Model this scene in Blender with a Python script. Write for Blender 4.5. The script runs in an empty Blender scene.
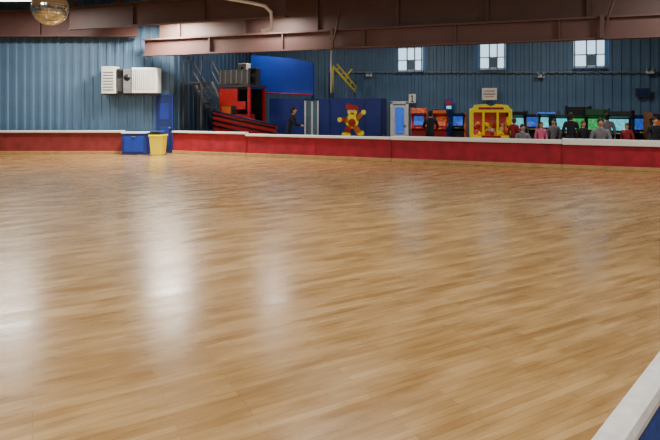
import bpy, bmesh, math, random
from mathutils import Vector, Matrix
random.seed(7)
sc = bpy.context.scene
YAW = math.radians(20.15); CS, SN = math.cos(YAW), math.sin(YAW)
F = 540.0; EYE = 2.1; HOR = 103.0

# ---- site survey: a sight-line bearing met with a wall-parallel line n=N gives a real plan position
def bear(a): return (a-330.0)/F
def dep(a, N): return N/(CS+SN*bear(a))
def S(a, N): return dep(a, N)*(-SN+CS*bear(a))
def Z(a, e, N): return EYE+(HOR-e)*dep(a, N)/F
def V(X, d, z=0.0): return Vector((CS*X-SN*d, SN*X+CS*d, z))   # view-aligned plan -> world plan

# ---------------------------------------------------------------- materials
def lin(c):
    return tuple((v/255/12.92 if v/255 <= .04045 else ((v/255+.055)/1.055)**2.4) for v in c)
def mat(name, rgb, rough=.5, metal=0, emit=0, var=.12, scale=6.0, spec=.5):
    m = bpy.data.materials.new(name); m.use_nodes = True
    nt = m.node_tree; b = nt.nodes['Principled BSDF']
    c = lin(rgb)
    tc = nt.nodes.new('ShaderNodeTexCoord'); nz = nt.nodes.new('ShaderNodeTexNoise')
    nz.inputs['Scale'].default_value = scale; nz.inputs['Detail'].default_value = 4
    nt.links.new(tc.outputs['Object'], nz.inputs['Vector'])
    r = nt.nodes.new('ShaderNodeValToRGB')
    r.color_ramp.elements[0].position = .3; r.color_ramp.elements[1].position = .7
    r.color_ramp.elements[0].color = (*[v*(1-var) for v in c], 1)
    r.color_ramp.elements[1].color = (*[min(1, v*(1+var)) for v in c], 1)
    nt.links.new(nz.outputs['Fac'], r.inputs['Fac'])
    nt.links.new(r.outputs['Color'], b.inputs['Base Color'])
    b.inputs['Roughness'].default_value = rough; b.inputs['Metallic'].default_value = metal
    b.inputs['Specular IOR Level'].default_value = spec
    if emit:
        nt.links.new(r.outputs['Color'], b.inputs['Emission Color'])
        b.inputs['Emission Strength'].default_value = emit
    return m

M = {}
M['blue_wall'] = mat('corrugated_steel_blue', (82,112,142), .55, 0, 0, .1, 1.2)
M['blue_ret'] = mat('corrugated_steel_shade', (62,88,118), .55, 0, 0, .1, 1.2)  # same blue steel, with the return wall's shade put into the colour
M['brown'] = mat('painted_steel_maroon', (96,66,62), .6, 0, 0, .12, 1.5)
M['brown_dk'] = mat('painted_steel_dark_maroon', (88,64,60), .6, 0, 0, .12, 1.5)
M['ceil'] = mat('ceiling_insulation', (150,140,135), .9, 0, 0, .1, .8)
M['red'] = mat('barrier_red_carpet', (155,20,42), .7, 0, 0, .25, 3)
M['redbrown'] = mat('barrier_faded_red', (135,46,46), .7, 0, 0, .2, 3)
M['white'] = mat('white_laminate', (232,232,228), .4, 0, 0, .04, 3)
M['tan'] = mat('tan_kickboard', (180,142,92), .5, 0, 0, .15, 4)
M['railwhite'] = mat('worn_white_rail', (212,212,210), .5, 0, 0, .14, 14)
M['railblue'] = mat('blue_carpet', (20,62,150), .85, 0, 0, .3, 40)
M['blue'] = mat('bright_blue_paint', (24,62,175), .5, 0, 0, .12, 3)
M['blue2'] = mat('partition_blue_paint', (26,48,135), .5, 0, 0, .15, 3)
M['dkblue'] = mat('dark_blue_paint', (22,42,95), .5, 0, 0, .12, 3)
M['yellow'] = mat('yellow_plastic_glow', (250,232,24), .4, 0, 0.12, .03, 4)  # slight emission added to brighten the yellow; the plastic is no lamp
M['yellow2'] = mat('faded_yellow_paint', (205,185,60), .5, 0, 0, .1, 4)
M['orange'] = mat('orange_plastic', (220,110,40), .4)
M['pink'] = mat('pink_plastic', (225,80,120), .5)
M['brred'] = mat('bright_red', (185,28,34), .45)
M['green'] = mat('green_plastic', (30,90,50), .5)
M['black'] = mat('black_plastic', (20,20,24), .4, 0, 0, .2)
M['dark'] = mat('dark_cloth', (28,30,38), .85, 0, 0, .2)
M['grey'] = mat('grey_metal', (130,132,135), .5, .3, 0, .1)
M['dgrey'] = mat('dark_grey', (62,62,66), .6)
M['chrome'] = mat('mirror_tile', (225,220,205), .12, 1, 0, .15, 30)
M['wood'] = mat('brown_wood', (120,80,50), .6, 0, 0, .2, 8)
M['carpet'] = mat('arcade_carpet', (50,48,62), .95, 0, 0, .3, 8)
M['lamp'] = mat('lamp_diffuser', (255,244,225), .5, 0, 6, .01)
M['daylight'] = mat('window_daylight', (180,212,235), .4, 0, 1.9, .08, 3)
M['glass'] = mat('window_glass_shade', (105,132,155), .1)
M['scr_c'] = mat('screen_cyan', (90,210,235), .3, 0, .9, .4, 12)
M['scr_g'] = mat('screen_green', (70,200,110), .3, 0, .5, .5, 12)
M['scr_b'] = mat('screen_blue', (60,110,220), .3, 0, .5, .4, 12)
M['scr_o'] = mat('screen_orange', (210,100,60), .3, 0, .25, .6, 14)
M['skin'] = mat('skin', (205,155,130), .55, 0, 0, .05)
M['hair'] = mat('hair_dark', (40,28,22), .7)
M['hairb'] = mat('hair_brown', (95,65,40), .7)
M['jean'] = mat('denim', (45,60,95), .85)
M['shirtg'] = mat('grey_hoodie', (125,125,132), .9)
M['shirtp'] = mat('pink_shirt', (225,110,150), .9)
M['shirtr'] = mat('red_shirt', (150,40,45), .9)

# wood floor
def wood_floor():
    m = bpy.data.materials.new('maple_strip_floor'); m.use_nodes = True
    nt = m.node_tree; N = nt.nodes; L = nt.links; b = N['Principled BSDF']
    tc = N.new('ShaderNodeTexCoord'); mp = N.new('ShaderNodeMapping')
    mp.inputs['Rotation'].default_value = (0, 0, math.radians(-49))
    L.new(tc.outputs['Object'], mp.inputs['Vector'])
    br = N.new('ShaderNodeTexBrick')
    br.inputs['Scale'].default_value = 1; br.inputs['Brick Width'].default_value = 1.3
    br.inputs['Row Height'].default_value = .07; br.inputs['Mortar Size'].default_value = .0016
    br.inputs['Mortar Smooth'].default_value = .3
    br.offset = .37; br.inputs['Bias'].default_value = -.1
    br.inputs['Color1'].default_value = (*lin((194,160,108)), 1)
    br.inputs['Color2'].default_value = (*lin((170,134,84)), 1)
    br.inputs['Mortar'].default_value = (*lin((122,92,56)), 1)
    L.new(mp.outputs['Vector'], br.inputs['Vector'])
    def streak(sx, sy, lo, hi, c0, det=6, vec=None):
        m2 = N.new('ShaderNodeMapping'); m2.inputs['Scale'].default_value = (sx, sy, 1)
        L.new((vec or mp).outputs[0], m2.inputs['Vector'])
        if vec is tc: L.new(tc.outputs['Object'], m2.inputs['Vector'])
        g = N.new('ShaderNodeTexNoise'); g.inputs['Scale'].default_value = 1.0; g.inputs['Detail'].default_value = det
        L.new(m2.outputs['Vector'], g.inputs['Vector'])
        gr = N.new('ShaderNodeValToRGB')
        gr.color_ramp.elements[0].position = lo; gr.color_ramp.elements[0].color = (*c0,1)
        gr.color_ramp.elements[1].position = hi; gr.color_ramp.elements[1].color = (1,1,1,1)
        L.new(g.outputs['Fac'], gr.inputs['Fac']); return g, gr
    g, gr = streak(1.6, 11, .32, .60, (.72,.66,.58))
    g2, gr2 = streak(1.1, 4.0, .38, .58, (.76,.71,.64), 7)
    g3, gr3 = streak(.4, .4, .38, .62, (.84,.82,.78), 4, tc)
    col = br.outputs['Color']
    for ramp, f in ((gr,.85),(gr2,.75),(gr3,.9)):
        mx = N.new('ShaderNodeMix'); mx.data_type='RGBA'; mx.blend_type='MULTIPLY'; mx.inputs[0].default_value = f
        L.new(col, mx.inputs[6]); L.new(ramp.outputs['Color'], mx.inputs[7]); col = mx.outputs[2]
    L.new(col, b.inputs['Base Color'])
    rr = N.new('ShaderNodeMapRange'); rr.inputs['To Min'].default_value = .18; rr.inputs['To Max'].default_value = .36
    rr.inputs['From Min'].default_value = .3; rr.inputs['From Max'].default_value = .7
    L.new(g2.outputs['Fac'], rr.inputs['Value']); L.new(rr.outputs['Result'], b.inputs['Roughness'])
    b.inputs['Specular IOR Level'].default_value = .62
    b.inputs['Coat Weight'].default_value = .3; b.inputs['Coat Roughness'].default_value = .23
    bp = N.new('ShaderNodeBump'); bp.inputs['Strength'].default_value = .13; bp.inputs['Distance'].default_value = .01
    L.new(g.outputs['Fac'], bp.inputs['Height']); L.new(bp.outputs['Normal'], b.inputs['Normal'])
    return m
M['floor'] = wood_floor()

# ---------------------------------------------------------------- mesh builder
class B:
    def __init__(s): s.bm = bmesh.new(); s.mats = []
    def _i(s, m):
        if m not in s.mats: s.mats.append(m)
        return s.mats.index(m)
    def _merge(s, t, m, smooth=False):
        i = s._i(m)
        for f in t.faces: f.material_index = i; f.smooth = smooth
        bmesh.ops.recalc_face_normals(t, faces=t.faces[:])
        me = bpy.data.meshes.new('t'); t.to_mesh(me); t.free()
        s.bm.from_mesh(me); bpy.data.meshes.remove(me)
    def box(s, c, d, m, rot=(0,0,0), bev=0):
        t = bmesh.new(); bmesh.ops.create_cube(t, size=1)
        bmesh.ops.scale(t, vec=d, verts=t.verts[:])
        if bev: bmesh.ops.bevel(t, geom=t.edges[:], offset=bev, segments=2, affect='EDGES', profile=.5)
        R = Matrix.Rotation(rot[2],4,'Z') @ Matrix.Rotation(rot[1],4,'Y') @ Matrix.Rotation(rot[0],4,'X')
        bmesh.ops.transform(t, matrix=Matrix.Translation(c) @ R, verts=t.verts[:])
        s._merge(t, m)
    def cyl(s, a, b, r, m, r2=None, seg=14):
        a, b = Vector(a), Vector(b); d = b-a
        t = bmesh.new(); bmesh.ops.create_cone(t, cap_ends=True, segments=seg, radius1=r, radius2=(r if r2 is None else r2), depth=d.length)
        q = d.to_track_quat('Z','Y').to_matrix().to_4x4()
        bmesh.ops.transform(t, matrix=Matrix.Translation((a+b)/2) @ q, verts=t.verts[:])
        s._merge(t, m, True)
    def ball(s, c, r, m, sc=(1,1,1), seg=16):
        t = bmesh.new(); bmesh.ops.create_uvsphere(t, u_segments=seg, v_segments=seg//2+2, radius=r)
        bmesh.ops.transform(t, matrix=Matrix.Translation(c) @ Matrix.Diagonal((*sc,1)), verts=t.verts[:])
        s._merge(t, m, True)
    def prism(s, prof, x0, x1, m):      # profile in (y,z) extruded along x
        t = bmesh.new(); a = [t.verts.new((x0,y,z)) for y,z in prof]; b = [t.verts.new((x1,y,z)) for y,z in prof]
        t.faces.new(a); t.faces.new(b[::-1]); n = len(prof)
        for i in range(n): t.faces.new((a[i], b[i], b[(i+1)%n], a[(i+1)%n]))
        s._merge(t, m)
    def slab(s, pts, y0, y1, m):        # outline in (x,z) extruded along y
        t = bmesh.new(); a = [t.verts.new((x,y0,z)) for x,z in pts]; b = [t.verts.new((x,y1,z)) for x,z in pts]
        t.faces.new(a); t.faces.new(b[::-1]); n = len(pts)
        for i in range(n): t.faces.new((a[i], b[i], b[(i+1)%n], a[(i+1)%n]))
        s._merge(t, m)
    def done(s, name, loc=(0,0,0), rz=0, parent=None):
        me = bpy.data.meshes.new(name); s.bm.to_mesh(me); s.bm.free()
        for m in s.mats: me.materials.append(M[m])
        o = bpy.data.objects.new(name, me); sc.collection.objects.link(o)
        o.location = loc; o.rotation_euler = (0,0,rz)
        if parent: o.parent = parent
        return o

def corrugated(name, p0, p1, z0, z1, m, pitch=.34, amp=.045, back=.12):
    """ribbed steel cladding from p0 to p1; ribs stand out to the right-hand side of travel"""
    p0, p1 = Vector(p0[:2]), Vector(p1[:2]); L = (p1-p0).length
    a = math.atan2((p1-p0).y, (p1-p0).x)
    b = B(); t = bmesh.new(); prof = []; x = 0
    while x < L-pitch:
        prof += [(x,0),(x+pitch*.52,0),(x+pitch*.62,-amp),(x+pitch*.90,-amp)]; x += pitch
    prof += [(x,0),(L,0)]
    lo = [t.verts.new((u,v,z0)) for u,v in prof]; hi = [t.verts.new((u,v,z1)) for u,v in prof]
    for i in range(len(prof)-1): t.faces.new((lo[i],lo[i+1],hi[i+1],hi[i]))
    b._merge(t, m)
    b.box((L/2, back/2+.012, (z0+z1)/2), (L, back, z1-z0), m)
    return b.done(name, (p0.x,p0.y,0), a)

# ---------------------------------------------------------------- room shell
CEIL = 6.5
b = B(); b.box((-4,6,-.1),(42,46,.2),'floor'); b.done('floor')
b = B(); b.box((-2.5,22.7,.006),(23,6.4,.012),'carpet'); b.done('floor_arcade_carpet')
corrugated('wall_back', (-14.2,26.2), (14,26.2), 0, CEIL, 'blue_wall', .36)
A0 = V(-16.5,22.9); A1 = V(-6.62,22.9)
corrugated('wall_left', A0, A1, 0, CEIL, 'blue_wall', .36)
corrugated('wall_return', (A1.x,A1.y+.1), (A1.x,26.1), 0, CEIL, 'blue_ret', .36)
b = B(); b.box((14.1,10,CEIL/2),(.2,33,CEIL),'blue_wall'); b.done('wall_right')
b = B(); b.box((-4,-6.1,CEIL/2),(36.4,.2,CEIL),'blue_wall'); b.done('wall_front')
b = B(); b.box((A0.x-.05,(A0.y-6)/2,CEIL/2),(.2,A0.y+6,CEIL),'blue_wall'); b.done('wall_side')
b = B(); b.box((-4.6,10.2,CEIL+.1),(38,33,.2),'ceil'); b.done('ceiling')

# ---------------------------------------------------------------- steel
def ibeam(b, L, z0, z1, m, w=.3):
    b.box((L/2,0,(z0+z1)/2),(L,.05,z1-z0),m)
    b.box((L/2,0,z0+.03),(L,w,.06),m); b.box((L/2,0,z1-.03),(L,w,.06),m)
    n = int(L/3)
    for i in range(1,n): b.box((i*L/n,0,(z0+z1)/2),(.04,w*.9,z1-z0),m)
b = B(); ibeam(b, 28.2, 4.02, 4.72, 'brown'); b.done('steel_girder', (S(145,18.2),18.2,0))
b = B(); b.box((13.4,0,5.6),(26.8,.06,1.72),'brown_dk')
for i in range(1,27,3): b.box((i,-.08,5.6),(.1,.12,1.72),'brown_dk')
b.done('steel_fascia', (S(160,18.5),18.5,0))
p = V(-16,22.45); b = B(); ibeam(b, 8.0, 4.85, 5.95, 'brown', .34); b.done('steel_wall_beam', (p.x,p.y,0), YAW)
# header beam hung in front of the girder
NH = 16.6
b = B(); L = S(286,NH)-S(70,NH); ibeam(b, L, 5.0, 5.9, 'brown_dk', .24)
for i in range(5): b.box((.2+i*(L-.4)/4,0,6.2),(.12,.12,.6),'brown_dk')
b.done('steel_header_beam', (S(70,NH),NH,0), 0)
b = B()
for a in (332,602):
    s0 = S(a,18.0)
    b.cyl((s0,18.0,4.1),(s0+.35,17.9,5.3),.035,'brown_dk')
    b.box((s0,18.0,4.4),(.12,.1,.7),'brown_dk')
b.done('girder_brace')
def pipe(name, pts, r, m):
    cu = bpy.data.curves.new(name,'CURVE'); cu.dimensions = '3D'; cu.bevel_depth = r; cu.bevel_resolution = 3
    sp = cu.splines.new('POLY'); sp.points.add(len(pts)-1)
    for i,q in enumerate(pts): sp.points[i].co = (*q,1)
    cu.materials.append(M[m]); o = bpy.data.objects.new(name,cu); sc.collection.objects.link(o); return o
Np = 16.3
pipe('sprinkler_pipe', [(S(150,Np),Np,6.1),(S(212,Np),Np,Z(212,-4,Np)),(S(252,Np),Np,Z(252,3,Np)),(S(265,Np),Np,Z(265,6,Np)),(S(271,Np),Np,Z(271,12,Np)),(S(272,Np),Np,Z(272,29,Np)),(S(262,Np),Np,Z(262,31,Np))], .055, 'white')

# ---------------------------------------------------------------- barriers
def barrier(name, L, h, m, loc, rz=0, cap=.10):
    b = B(); b.box((L/2,0,(h-cap)/2+.0),(L,.12,h-cap),m)
    n = max(1,int(L/2.4))
    for i in range(n+1): b.box((min(L-.02,max(.02,i*L/n)),-.065,(h-cap)/2),(.03,.02,h-cap),m)
    b.box((L/2,-.09,.06),(L,.06,.12),'tan',bev=.01)
    b.box((L/2,0,h-cap/2),(L,.32,cap),'white',bev=.02)
    return b.done(name, loc, rz)
NB = 19.0
segs = [(174,247,.94,.08),(247,392,.88,.09),(392,562,.91,.13),(562,700,.95,.19)]
for a,c,h,cap in segs:
    s0,s1 = S(a,NB),S(c,NB)
    if c==700: s1 = 13.9
    barrier('rink_barrier', s1-s0-.01, h, 'red', (s0,NB,0), 0, cap)
p = V(-16,22.3); e = V(22.3*bear(124),22.3)
barrier('rink_barrier', (e-p).length, .97, 'redbrown', (p.x,p.y,0), YAW, .09)

# near rail, camera stands just outside it
off = V(.003,-.004)
r0, r1 = V(-1.1,-.30)+off, V(6.0,7.05)+off; L = (r1-r0).length
b = B()
b.box((L/2,0,.46),(L,.06,.92),'railblue')
b.box((L/2,-.0,.955),(L,.10,.09),'railwhite',bev=.035)
b.box((L/2,.05,.08),(L,.05,.14),'tan')
b.done('rink_handrail_barrier', (r0.x,r0.y,0), math.atan2((r1-r0).y,(r1-r0).x))

# ---------------------------------------------------------------- left side objects
b = B()
b.box((0,0,0),(.58,.5,1.12),'white',bev=.02)
for i in range(7): b.box((0,-.26,-.4+i*.12),(.44,.02,.03),'grey')
b.box((.47,0,.0),(.28,.42,.95),'dgrey',bev=.02); b.box((.47,-.22,.25),(.2,.02,.3),'black')
b.box((.80,-.05,-.05),(.34,.5,1.0),'grey',bev=.02)
b.cyl((.80,-.32,.1),(.80,-.29,.1),.13,'black')
b.box((1.52,-.05,-.02),(1.05,.6,1.05),'white',bev=.03)
for i in range(12): b.box((1.08+i*.08,-.36,0),(.02,.02,.85),'grey')
b.box((.8,.1,-.60),(2.3,.35,.05),'dgrey')
p = V(22.55*bear(111),22.52); b.done('air_conditioner', (p.x,p.y,3.05), YAW)

p = V(22.82*bear(165),22.78)
b = B(); b.box((0,0,1.2),(.62,.05,2.4),'dkblue',bev=.01)
b.box((-.34,0,1.22),(.06,.08,2.44),'blue2'); b.box((.34,0,1.22),(.06,.08,2.44),'blue2'); b.box((0,0,2.43),(.74,.08,.06),'blue2')
b.box((0,-.03,1.75),(.4,.02,.7),'blue2',bev=.008); b.box((0,-.03,.7),(.4,.02,.8),'blue2',bev=.008)
b.ball((.22,-.06,1.05),.04,'grey'); b.done('door_1', (p.x,p.y,0), YAW)

p = V(22.2*bear(137),22.1)
b = B(); b.box((0,0,.43),(.98,.5,.86),'blue2',bev=.02); b.box((0,0,.89),(1.04,.56,.06),'white',bev=.015)
b.box((0,-.26,.43),(.8,.02,.62),'blue',bev=.008); b.box((0,-.28,.74),(.16,.03,.03),'grey'); b.done('storage_cabinet', (p.x,p.y,0), YAW)

p = V(21.9*bear(159),21.8)
b = B(); t = bmesh.new(); bmesh.ops.create_cone(t, cap_ends=True, segments=4, radius1=.33, radius2=.41, depth=.78)
bmesh.ops.rotate(t, cent=(0,0,0), matrix=Matrix.Rotation(math.pi/4,3,'Z'), verts=t.verts[:])
bmesh.ops.bevel(t, geom=t.edges[:], offset=.04, segments=3, affect='EDGES')
bmesh.ops.translate(t, vec=(0,0,.39), verts=t.verts[:]); b._merge(t,'yellow')
b.box((0,0,.79),(.62,.62,.07),'yellow',bev=.02); b.box((0,0,.9),(.54,.54,.16),'dkblue',bev=.05); b.box((0,-.27,.9),(.3,.03,.09),'black')
b.done('trash_can', (p.x,p.y,0), YAW)

# stairs along return wall
b = B(); n = 14; y0,z0,y1,z1 = 23.6,0,20.4,3.0
for i in range(n):
    f = (i+1)/n; b.box((0,y0+(y1-y0)*f,z1*f-.02),(.9,.26,.04),'grey')
for x in (-.47,.47):
    b.cyl((x,y0,.0),(x,y1,z1),.07,'grey')
    for k in (.5,.95): b.cyl((x,y0,z0+k),(x,y1,z1+k),.025,'grey')
    for i in range(6):
        f = i/5; b.cyl((x,y0+(y1-y0)*f,z1*f),(x,y0+(y1-y0)*f,z1*f+.95),.022,'dgrey')
b.box((0,20.0,2.96),(1.0,.8,.08),'dgrey')
for x in (-.45,.45):
    b.cyl((x,19.65,0.0),(x,19.65,2.95),.05,'dgrey'); b.cyl((x,19.65,3.9),(x,20.4,3.95),.025,'dgrey'); b.cyl((x,19.65,2.9),(x,19.65,3.9),.025,'dgrey')
b.done('metal_staircase', (A1.x+.62,0,0))

# mezzanine DJ booth with speakers
N1 = 21.0
x0 = -12.88; x1 = S(252,N1)
b = B(); w = x1-x0
b.box((w/2,.6,2.85),(w,1.6,.12),'dgrey')
for x in (.08,w-.08):
    for y in (-.1,1.3): b.box((x,y,1.4),(.12,.12,2.8),'brred')
b.box((w/2,-.18,3.25),(w,.05,.62),'dgrey')
for i in range(6): b.box((.1+i*(w-.2)/5,-.22,3.25),(.05,.05,.62),'grey')
b.box((w*.3,-.15,2.35),(w*.6,.08,.75),'brred'); b.box((w*.5,1.3,1.6),(w*.95,.08,2.3),'black')
b.box((w*.25,-.2,1.7),(w*.3,.08,.5),'orange'); b.box((w*.72,-.2,2.0),(w*.3,.06,.35),'brred'); b.box((w*.5,.3,1.1),(w*.8,.6,1.0),'brred',bev=.05)
b.done('dj_booth', (x0,N1,0))
for sx,hh,m in ((x0+.26,.62,'dgrey'),(x0+w/2,.98,'white'),(x1-.26,.76,'dgrey')):
    b = B(); b.box((0,0,hh/2),(.42,.42,hh),m,bev=.02); b.cyl((0,-.22,hh*.35),(0,-.2,hh*.35),.15,'black'); b.cyl((0,-.22,hh*.75),(0,-.2,hh*.75),.07,'black')
    b.done('loudspeaker', (sx,21.7,2.911))

# red/black ramp side wall in front of booth
N2 = 20.3
b = B(); xa,xb = S(213,N2),S(276,N2)
b.slab([(0,0),(xb-xa,0),(xb-xa,Z(276,126,N2)),(0,Z(213,112,N2))],0,.1,'brred')
for i in range(5):
    f=.14*i; za=Z(213,115,N2)-f*1.6; zb=Z(276,128,N2)-f*1.6
    b.cyl((0,-.04,za),(xb-xa,-.04,zb),.04,'black')
b.cyl((0,-.02,Z(213,111,N2)),(xb-xa,-.02,Z(276,125,N2)),.04,'dkblue')
b.done('skate_ramp', (xa,N2,0))

# large tilted blue panel up high
N3 = 23.0
b = B(); xs = S(251,N3)
b.slab([(0,Z(251,92,N3)),(S(313,N3)-xs,Z(313,95,N3)),(S(313,N3)-xs,Z(313,63,N3)),(S(290,N3)-xs,Z(290,58,N3)),(0,Z(251,55,N3))],0,.12,'blue')
b.box((.06,.12,1.9),(.1,.1,3.8),'dkblue'); b.box((S(313,N3)-xs-.06,.12,1.7),(.1,.1,3.4),'dkblue')
b.cyl((0,-.05,Z(251,92,N3)),(S(313,N3)-xs,-.05,Z(313,95,N3)),.03,'brred')
b.done('painted_sign_panel', (xs,N3,0))
# lower blue partition with lit doorway
N4 = 22.4
b = B(); xs = S(270,N4); q = lambda a: S(a,N4)-xs
ht = 2.3
b.box(((q(305))/2,0,ht/2),(q(305),.1,ht),'blue2'); b.box(((q(319)+q(381))/2,0,ht/2),(q(381)-q(319),.1,ht),'blue2')
b.box(((q(305)+q(319))/2,.02,ht-.04),(q(319)-q(305),.1,.08),'dkblue')
b.box(((q(305)+q(319))/2,.05,1.1),(q(319)-q(305)-.04,.04,2.15),'glass'); b.box(((q(305)+q(319))/2,.02,1.1),(.08,.04,2.15),'white')
for a in (305.6,318.4): b.box((q(a),-.03,1.1),(.06,.08,2.2),'white')
b.box((q(381)-.05,.5,ht/2),(.1,1.0,ht),'dkblue')
for a in (330,365): b.box((q(a),-.06,ht/2),(.05,.02,ht),'dkblue')
b.done('blue_partition', (xs,N4,0))
# cartoon character painted flat on partition
b = B()
def disc(x,z,rx,rz,m,y=0):
    K=.88; z=1.3+(z-1.3)*K; x*=K; rx*=K; rz*=K
    b.slab([(x+rx*math.cos(t*math.pi/10), z+rz*math.sin(t*math.pi/10)) for t in range(20)], y*.3-.004, y*.3, m)
def quad(pts,m): b.slab([(x*.88,1.3+(z-1.3)*.88) for x,z in pts],-.004,0,m)
disc(0,1.30,.34,.34,'yellow'); disc(.02,1.78,.25,.24,'yellow',-.015); disc(.02,1.97,.33,.14,'brred',-.03); disc(-.16,2.06,.16,.12,'brred',-.045); disc(.2,1.9,.18,.06,'brred',-.045)
disc(-.06,1.82,.05,.06,'white',-.05); disc(.10,1.82,.05,.06,'white',-.05); disc(-.05,1.81,.02,.03,'black',-.065); disc(.10,1.81,.02,.03,'black',-.065); disc(.02,1.69,.12,.05,'brred',-.05)
disc(0,1.24,.20,.20,'brred',-.02)
quad([(.2,1.55),(.5,1.80),(.62,1.66),(.26,1.30)],'orange'); quad([(-.2,1.5),(-.58,1.48),(-.60,1.28),(-.22,1.22)],'brred')
quad([(-.28,1.12),(.0,1.05),(-.12,.7),(-.42,.74)],'brred'); quad([(.0,1.05),(.28,1.12),(.50,.82),(.24,.66)],'orange')
disc(-.30,.66,.24,.12,'yellow'); disc(.44,.74,.22,.12,'yellow'); disc(.60,1.76,.12,.12,'yellow',-.015); disc(-.64,1.38,.12,.12,'yellow',-.015)
b.done('cartoon_cutout_sign', (S(352,N4-.06),N4-.065,0))
# yellow ladder frame
N5 = 25.2
b = B()
pt = lambda a,e,N=N5: Vector((S(a,N),N,Z(a,e,N)))
b.cyl(pt(333,66),pt(355,92),.06,'yellow2'); b.cyl(pt(337,64),pt(357,88),.04,'yellow2')
for f in (.15,.35,.55,.75,.95):
    b.cyl(pt(333,66).lerp(pt(355,92),f),pt(337,64).lerp(pt(357,88),f),.03,'yellow2')
b.cyl(pt(352,69),pt(343,80),.045,'yellow2'); b.cyl(pt(333,68),pt(333,93),.045,'yellow2')
b.cyl((S(355,N5),N5,0),pt(355,93),.04,'dkblue'); b.cyl((S(333,N5),N5,0),pt(333,93),.035,'dkblue')
b.done('climbing_frame')
pipe('electrical_conduit', [(S(328,26.05),26.05,1.0),(S(328,26.05),26.05,Z(328,72,26)),(S(700,26.05),26.05,Z(660,74,26)+.05)], .03, 'grey')
pipe('hanging_cable', [(S(331,20),20,4.9),(S(331,20),20,2.5)], .018, 'white')

# ---------------------------------------------------------------- back wall fittings
def window(i,a0,a1,t,bt):
    N = 26.0; xa,xb = S(a0,N),S(a1,N); am=(a0+a1)/2; z0,z1 = Z(am,bt,N),Z(am,t,N); w=xb-xa; h=z1-z0
    b = B(); b.box((w/2,.10,h/2),(w,.04,h),'daylight')
    for x in (.03,w-.03,w*.40,w*.70): b.box((x,.05,h/2),(.05,.12,h),'grey')
    for z in (.03,h-.03,h*.45): b.box((w/2,.05,z),(w,.12,.04),'grey')
    b.box((w*.55,.06,h*.24),(w*.26,.04,h*.38),'glass')
    b.box((w/2,.0,-.03),(w+.12,.16,.05),'grey')
    b.done('window_%d'%i, (xa,N+.03,z0))
window(1,397,422,47,71); window(2,479,505,43,69); window(3,574,606,39,67)

N = 26.0
xa,xb = S(391,N),S(408.5,N); w = xb-xa
b = B(); b.box((w/2,.05,1.02),(w-.1,.05,2.04),'white')
b.box((w/2,.01,1.25),(w*.5,.04,1.3),'scr_b')  # door pane reuses the glowing screen material; added glow, no screen here
for x in (.05,w-.05): b.box((x,0,1.07),(.12,.12,2.14),'white')
b.box((w/2,0,2.12),(w,.12,.12),'white'); b.ball((w*.8,-.04,1.0),.05,'grey'); b.done('door_2',(xa,N-.02,0))
def poster(name,a0,a1,t,bt,parts,frame='white'):
    xa,xb = S(a0,N),S(a1,N); am=(a0+a1)/2; z0,z1=Z(am,bt,N),Z(am,t,N); w=xb-xa;h=z1-z0
    b=B(); b.box((w/2,0,h/2),(w,.03,h),frame,bev=.005)
    for (x,z,dx,dz,m) in parts: b.box((x*w,-.022,z*h),(dx*w,.012,dz*h),m)
    b.done(name,(xa,N-.04,z0))
poster('number_sign',409,416,94,103,[(.5,.5,.14,.7,'black'),(.4,.76,.15,.1,'black'),(.5,.16,.4,.08,'black')])
poster('notice_sign',482,497,88,100,[(.5,.75,.7,.08,'orange'),(.5,.5,.8,.06,'dgrey'),(.5,.28,.6,.06,'orange')])
poster('neon_poster',445,453,99,111,[(.5,.7,.7,.35,'brred'),(.5,.3,.6,.25,'scr_c')],'blue')
poster('framed_poster',635,650,88,97,[(.5,.5,.8,.7,'dkblue')],'dgrey')
for a,e in ((369,75),(541,76),(650,72)):
    b=B(); b.box((0,0,0),(.3,.1,.14),'white',bev=.02)
    for x in (-.11,.11): b.cyl((x,-.06,.10),(x,-.16,.10),.06,'grey',.07); b.cyl((x,-.16,.10),(x,-.165,.10),.06,'glass')
    b.done('emergency_light',(S(a,25.95),25.95,Z(a,e,26)))

# ---------------------------------------------------------------- arcade machines
def cabinet(a, Nn, body, trim, scr, h=1.8, w=.78, rz=0, mq=None):
    b=B()
    pr=[(.42,0),(-.34,0),(-.34,.85),(-.5,.93),(-.47,1.03),(-.2,1.1),(-.04,1.5),(-.34,1.58),(-.36,h),(.42,h)]
    inn=[(.38,.02),(-.29,.02),(-.29,.85),(-.42,.95),(-.2,1.03),(-.0,1.5),(-.28,1.6),(-.28,h-.04),(.38,h-.04)]
    b.prism(pr,-w/2,-w/2+.04,trim); b.prism(pr,w/2-.04,w/2,trim); b.prism(inn,-w/2+.04,w/2-.04,body)
    b.prism([(-.225,1.08),(-.235,1.09),(-.055,1.49),(-.04,1.47)],-w/2+.13,w/2-.13,scr)
    b.box((0,-.30,(1.6+h)/2),(w-.1,.05,max(.05,h-1.68)),mq or body)
    for x in (-.2,.15): b.cyl((x,-.36,.96),(x,-.38,1.08),.012,'grey'); b.ball((x,-.38,1.09),.03,'brred')
    for i in range(3): b.cyl((-.08+i*.07,-.38,.975),(-.08+i*.07,-.385,.995),.02,'yellow')
    b.box((0,-.3,.45),(.24,.03,.34),'dgrey',bev=.01)
    return b.done('arcade_cabinet',(S(a,Nn),Nn,.012),rz)
cabinet(419,24.4,'brred','orange','scr_b',1.9,.7,.15,'scr_o')
cabinet(442,24.1,'brred','dkblue','scr_o',1.8,.72,-.2,'orange')
cabinet(458,24.8,'black','orange','scr_b',1.65,.7)
cabinet(516,23.0,'black','dgrey','scr_c',1.78,.8,.2)
cabinet(533,24.8,'dgrey','black','scr_b',1.62)
cabinet(548,24.3,'black','grey','scr_c',1.75,.8,-.25,'scr_b')
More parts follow.
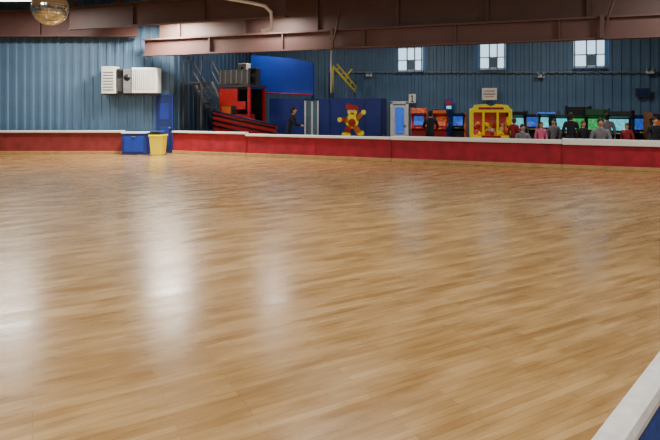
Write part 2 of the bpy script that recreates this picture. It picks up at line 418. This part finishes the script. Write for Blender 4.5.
cabinet(561,22.6,'dgrey','black','scr_c',1.62,.66,.3)
cabinet(578,22.9,'black','black','scr_g',1.98,.9,0,'black')
cabinet(597,22.7,'black','black','scr_g',1.90,.86,-.12,'green')
cabinet(619,22.4,'black','dgrey','scr_c',1.82,.9,-.3)
cabinet(641,23.4,'black','dkblue','scr_b',1.62)
cabinet(662,22.0,'dgrey','wood','scr_o',1.75,.9,.2)

# yellow crane machine
b=B(); w,dp,h=1.55,1.1,1.93
b.box((0,0,.4),(w,dp,.8),'yellow',bev=.03)
for i in range(4): b.box((-.57+i*.38,-dp/2-.01,.45),(.24,.02,.5),'pink' if i%2 else 'brred')
for x in (-w/2+.06,w/2-.06):
    for y in (-dp/2+.06,dp/2-.06): b.box((x,y,1.3),(.13,.13,1.1),'yellow',bev=.02)
for x in (-.28,.25): b.box((x,-dp/2+.05,1.3),(.08,.08,1.0),'yellow')
b.box((0,0,h-.14),(w,dp,.14),'yellow',bev=.03)
b.slab([(-w/2,h-.16),(-w/2+.15,h+.08),(-.2,h+.12),(0,h+.02),(.2,h+.12),(w/2-.15,h+.08),(w/2,h-.16)],-dp/2-.03,-dp/2+.05,'yellow')
b.box((0,-dp/2-.04,h-.05),(w*.6,.03,.09),'brred'); b.box((0,dp/2-.08,1.3),(w-.2,.04,1.0),'pink')
b.cyl((.1,0,1.75),(.1,0,1.45),.02,'grey')
for t in range(3): b.cyl((.1,0,1.45),(.1+.1*math.cos(t*2.1),.1*math.sin(t*2.1),1.33),.012,'grey')
for i in range(60):
    b.ball((random.uniform(-.62,.62),random.uniform(-.4,.4),random.uniform(.86,1.25)),.085,random.choice(['pink','brred','orange','yellow','white','pink']),seg=8)
b.cyl((-.2,-dp/2-.1,.85),(-.2,-dp/2-.12,.97),.015,'black'); b.box((0,-dp/2-.1,.8),(.7,.2,.08),'brred',bev=.01)
b.done('crane_game_machine',(S(490,22.2),22.3,.012),.12)

def bench(a,Nn,L=1.5):
    b=B(); b.box((0,0,.43),(L,.34,.05),'wood',bev=.01)
    for x in (-L/2+.15,L/2-.15): b.box((x,0,.2),(.05,.3,.4),'dgrey')
    b.box((0,0,.12),(L-.3,.04,.04),'dgrey'); b.done('bench',(S(a,Nn),Nn,.012))
bench(527,20.3,1.6); bench(603,20.3,1.6)

# ---------------------------------------------------------------- people
def person(a, Nn, height, top, legs, hair, rz=0, pose='stand', lean=0.0, long=False, z=0.012, arms=None):
    k = height/1.74
    V0=[];R=[];T=[];E=[]
    def add(p,r,t,par=None):
        V0.append(Vector(p)); R.append(r); T.append(t)
        if par is not None: E.append((par,len(V0)-1))
        return len(V0)-1
    dz = -.40 if pose=='sit' else 0
    ly = -lean
    reach = (pose=='sit') or arms=='reach'
    pel=add((0,0,.97+dz),.135,'l'); sp=add((0,ly*.35,1.14+dz),.13,'t',pel); ch=add((0,ly*.8,1.34+dz),.145,'t',sp)
    nb=add((0,ly,1.475+dz),.07,'t',ch); nt=add((0,ly-.015,1.56+dz),.052,'s',nb)
    for sg in (-1,1):
        sh=add((sg*.18,ly*.95,1.405+dz),.075,'t',ch)
        if not reach: el=add((sg*.25,ly+.04,1.14),.052,'t',sh); wr=add((sg*.25,ly-.08,.92),.032,'t',el); pd=Vector((0,-.25,-1))
        else: el=add((sg*.27,ly-.08,1.13+dz),.052,'t',sh); wr=add((sg*.16,ly-.31,1.08+dz),.032,'t',el); pd=Vector((-sg*.2,-1,-.1))
        pd.normalize(); W=V0[wr]; pm=add(W+pd*.07,.036,'s',wr)
        side=Vector((0,1,0)) if not reach else Vector((1,0,0))
        for i,ln in enumerate((.075,.085,.08,.062)):
            o=side*(.027-.018*i); f1=add(W+pd*.115+o,.010,'s',pm); f2=add(W+pd*(.115+ln*.55)+o*1.1,.009,'s',f1); add(W+pd*(.115+ln)+o*1.1+Vector((-sg*.015,0,0)),.007,'s',f2)
        q=(-1 if not reach else -sg)
        t1=add(W+pd*.06+side*.05*q,.011,'s',pm); add(W+pd*.10+side*.065*q,.009,'s',t1)
        hp=add((sg*.09,0,.90+dz),.10,'l',pel)
        if pose!='sit':
            kn=add((sg*.105,-.03,.50),.066,'l',hp); an=add((sg*.11,.03,.09),.042,'l',kn)
        else:
            kn=add((sg*.12,-.42,.52),.068,'l',hp); an=add((sg*.12,-.40,.09),.042,'l',kn)
        y=V0[an].y; he=add((sg*.11,y-.05,.05),.045,'b',an); add((sg*.12,y-.17,.035),.035,'b',he)
    me=bpy.data.meshes.new('sk'); me.from_pydata([tuple(v*k) for v in V0],E,[])
    o=bpy.data.objects.new('sk',me); sc.collection.objects.link(o)
    o.modifiers.new('Skin','SKIN')
    sv=me.skin_vertices[0].data
    for i,r in enumerate(R): sv[i].radius=(r*k,r*k*(.78 if T[i]=='t' and i in (sp,ch) else 1)); sv[i].use_root=(i==pel)
    ss=o.modifiers.new('Sub','SUBSURF'); ss.levels=1; ss.render_levels=1
    dg=bpy.context.evaluated_depsgraph_get(); dg.update()
    nm=bpy.data.meshes.new_from_object(o.evaluated_get(dg)); bpy.data.objects.remove(o)
    nm.name='body'; nm.materials.clear()
    cl={'t':top,'l':legs,'s':'skin','b':'black'}; keys=['t','l','s','b']
    for kk in keys: nm.materials.append(M[cl[kk]])
    segs=[(V0[i]*k,V0[j]*k,R[i]*k,R[j]*k,T[j]) for i,j in E]
    for f in nm.polygons:
        c=Vector(f.center); best=None
        for p,q,ra,rb,t in segs:
            d=q-p; u=max(0,min(1,(c-p).dot(d)/max(d.length_squared,1e-9))); dd=(c-p-d*u).length-(ra+(rb-ra)*u)
            if best is None or dd<best[0]: best=(dd,t)
        f.material_index=keys.index(best[1]); f.use_smooth=True
    root=bpy.data.objects.new('person',None); sc.collection.objects.link(root)
    body=bpy.data.objects.new('body',nm); sc.collection.objects.link(body); body.parent=root
    b=B(); hz=1.645+dz; c=Vector((0,ly-.03,hz))
    def P(x,y,zz): return (Vector((x,y,zz))+c)*k
    b.ball(P(0,0,0),.112*k,'skin',(.72,.86,1.03)); b.ball(P(0,-.03,-.06),.065*k,'skin',(.85,.9,.9))
    b.cyl(P(0,-.093,.015),P(0,-.118,-.025),.009*k,'skin',.016*k,8)
    for sg in (-1,1):
        b.ball(P(sg*.032,-.086,.005),.013*k,'white',seg=8); b.ball(P(sg*.032,-.097,.005),.006*k,'black',seg=8)
        b.ball(P(sg*.082,0,-.01),.026*k,'skin',(.4,.8,1.2),8); b.box(P(sg*.032,-.094,.03),(.032*k,.008*k,.006*k),hair)
    b.box(P(0,-.095,-.058),(.042*k,.008*k,.009*k),'brred')
    b.ball(P(0,.018,.03),.118*k,hair,(.78,.9,.95)); b.ball(P(0,.05,-.03),.09*k,hair,(.85,.7,1.1))
    if long: b.ball(P(0,.06,-.12),.09*k,hair,(.95,.55,1.5))
    b.done('head',(0,0,0),0,root)
    root.location=(S(a,Nn),Nn,z); root.rotation_euler=(0,0,rz)
PI=math.pi
person(288,19.9,1.90,'dark','dark','hair',PI*.6,'stand',.18,arms='reach')
person(430,20.6,1.78,'dark','dark','hair',PI,'stand',.10,arms='reach')
person(514,21.6,1.50,'shirtr','jean','hairb',2.6)
person(522,20.35,1.70,'shirtg','jean','hair',.3,'sit',.05)
person(541,20.3,1.40,'shirtp','jean','hairb',.4,'stand',0,True)
person(554,20.9,1.50,'shirtg','dark','hair',-.4)
person(571,20.3,1.72,'dark','jean','hair',2.9)
person(583,20.1,1.46,'dark','dark','hairb',.5,'stand',0,True)
person(600,20.35,2.0,'shirtg','jean','hair',0,'sit',.1)
person(607,21.2,1.70,'shirtg','jean','hair',3.0)
person(627,20.7,1.38,'shirtr','dark','hairb',-.6)
person(655,20.2,1.6,'dark','jean','hair',.2)

# ---------------------------------------------------------------- disco ball
t=bmesh.new(); bmesh.ops.create_uvsphere(t,u_segments=36,v_segments=20,radius=.45)
b=B(); fs=t.faces[:]; bmesh.ops.inset_individual(t,faces=fs,thickness=.006,depth=-.004); b._merge(t,'chrome')
for f in b.bm.faces: f.smooth=False
b.cyl((0,0,.44),(0,0,.56),.07,'black'); b.cyl((0,0,.5),(0,0,1.9),.02,'grey'); b.box((0,0,.62),(.2,.2,.16),'black',bev=.02)
p=V(14.0*bear(50),14.0); b.done('disco_ball',(p.x,p.y,2.1+95*14/F))

# ---------------------------------------------------------------- lights
def fixture(X,d,z,power,sx=1.3,sy=.5,rz=0,col=(1,.96,.88)):
    p=V(X,d,z); b=B()
    b.box((0,0,.06),(sx+.1,sy+.1,.1),'white',bev=.02); b.box((0,0,.0),(sx,sy,.03),'lamp')
    for x in (-sx/3,sx/3): b.cyl((x,0,.1),(x,0,CEIL-z),.012,'grey')
    f=b.done('ceiling_light_fixture',tuple(p),YAW+rz)
    l=bpy.data.lights.new('lamp','AREA'); l.shape='RECTANGLE'; l.size=sx; l.size_y=sy; l.energy=power; l.color=col
    o=bpy.data.objects.new('lamp',l); sc.collection.objects.link(o); o.parent=f; o.location=(0,0,-.03)
fixture(21*bear(165),21,5.38,860,1.3,1.0,-YAW,(1,.93,.80))
fixture(19.4*bear(272),19.4,5.34,150,.6,.5,-YAW)
fixture(-11.6,19.6,5.85,320,1.4,.5)
fixture(10.2,13.0,6.1,240)
fixture(-8,9,6.1,400); fixture(0,9,6.1,410); fixture(8.5,6,6.1,310)
fixture(-4,2,6.1,380); fixture(3,1,6.1,290); fixture(-10,3,6.1,270)
fixture(-3,24.5,5.9,110); fixture(3.0,22.5,5.9,120); fixture(9,20,5.9,150)

w=bpy.data.worlds.new('world'); sc.world=w; w.use_nodes=True
w.node_tree.nodes['Background'].inputs[0].default_value=(.8,.9,1,1); w.node_tree.nodes['Background'].inputs[1].default_value=.5

cam=bpy.data.cameras.new('camera'); co=bpy.data.objects.new('camera',cam); sc.collection.objects.link(co)
co.location=(0,0,EYE); co.rotation_euler=(math.pi/2,0,YAW); cam.sensor_width=36; cam.lens=36*F/660; cam.shift_y=-(220-HOR)/660
cam.clip_start=.05; cam.clip_end=200
sc.camera=co
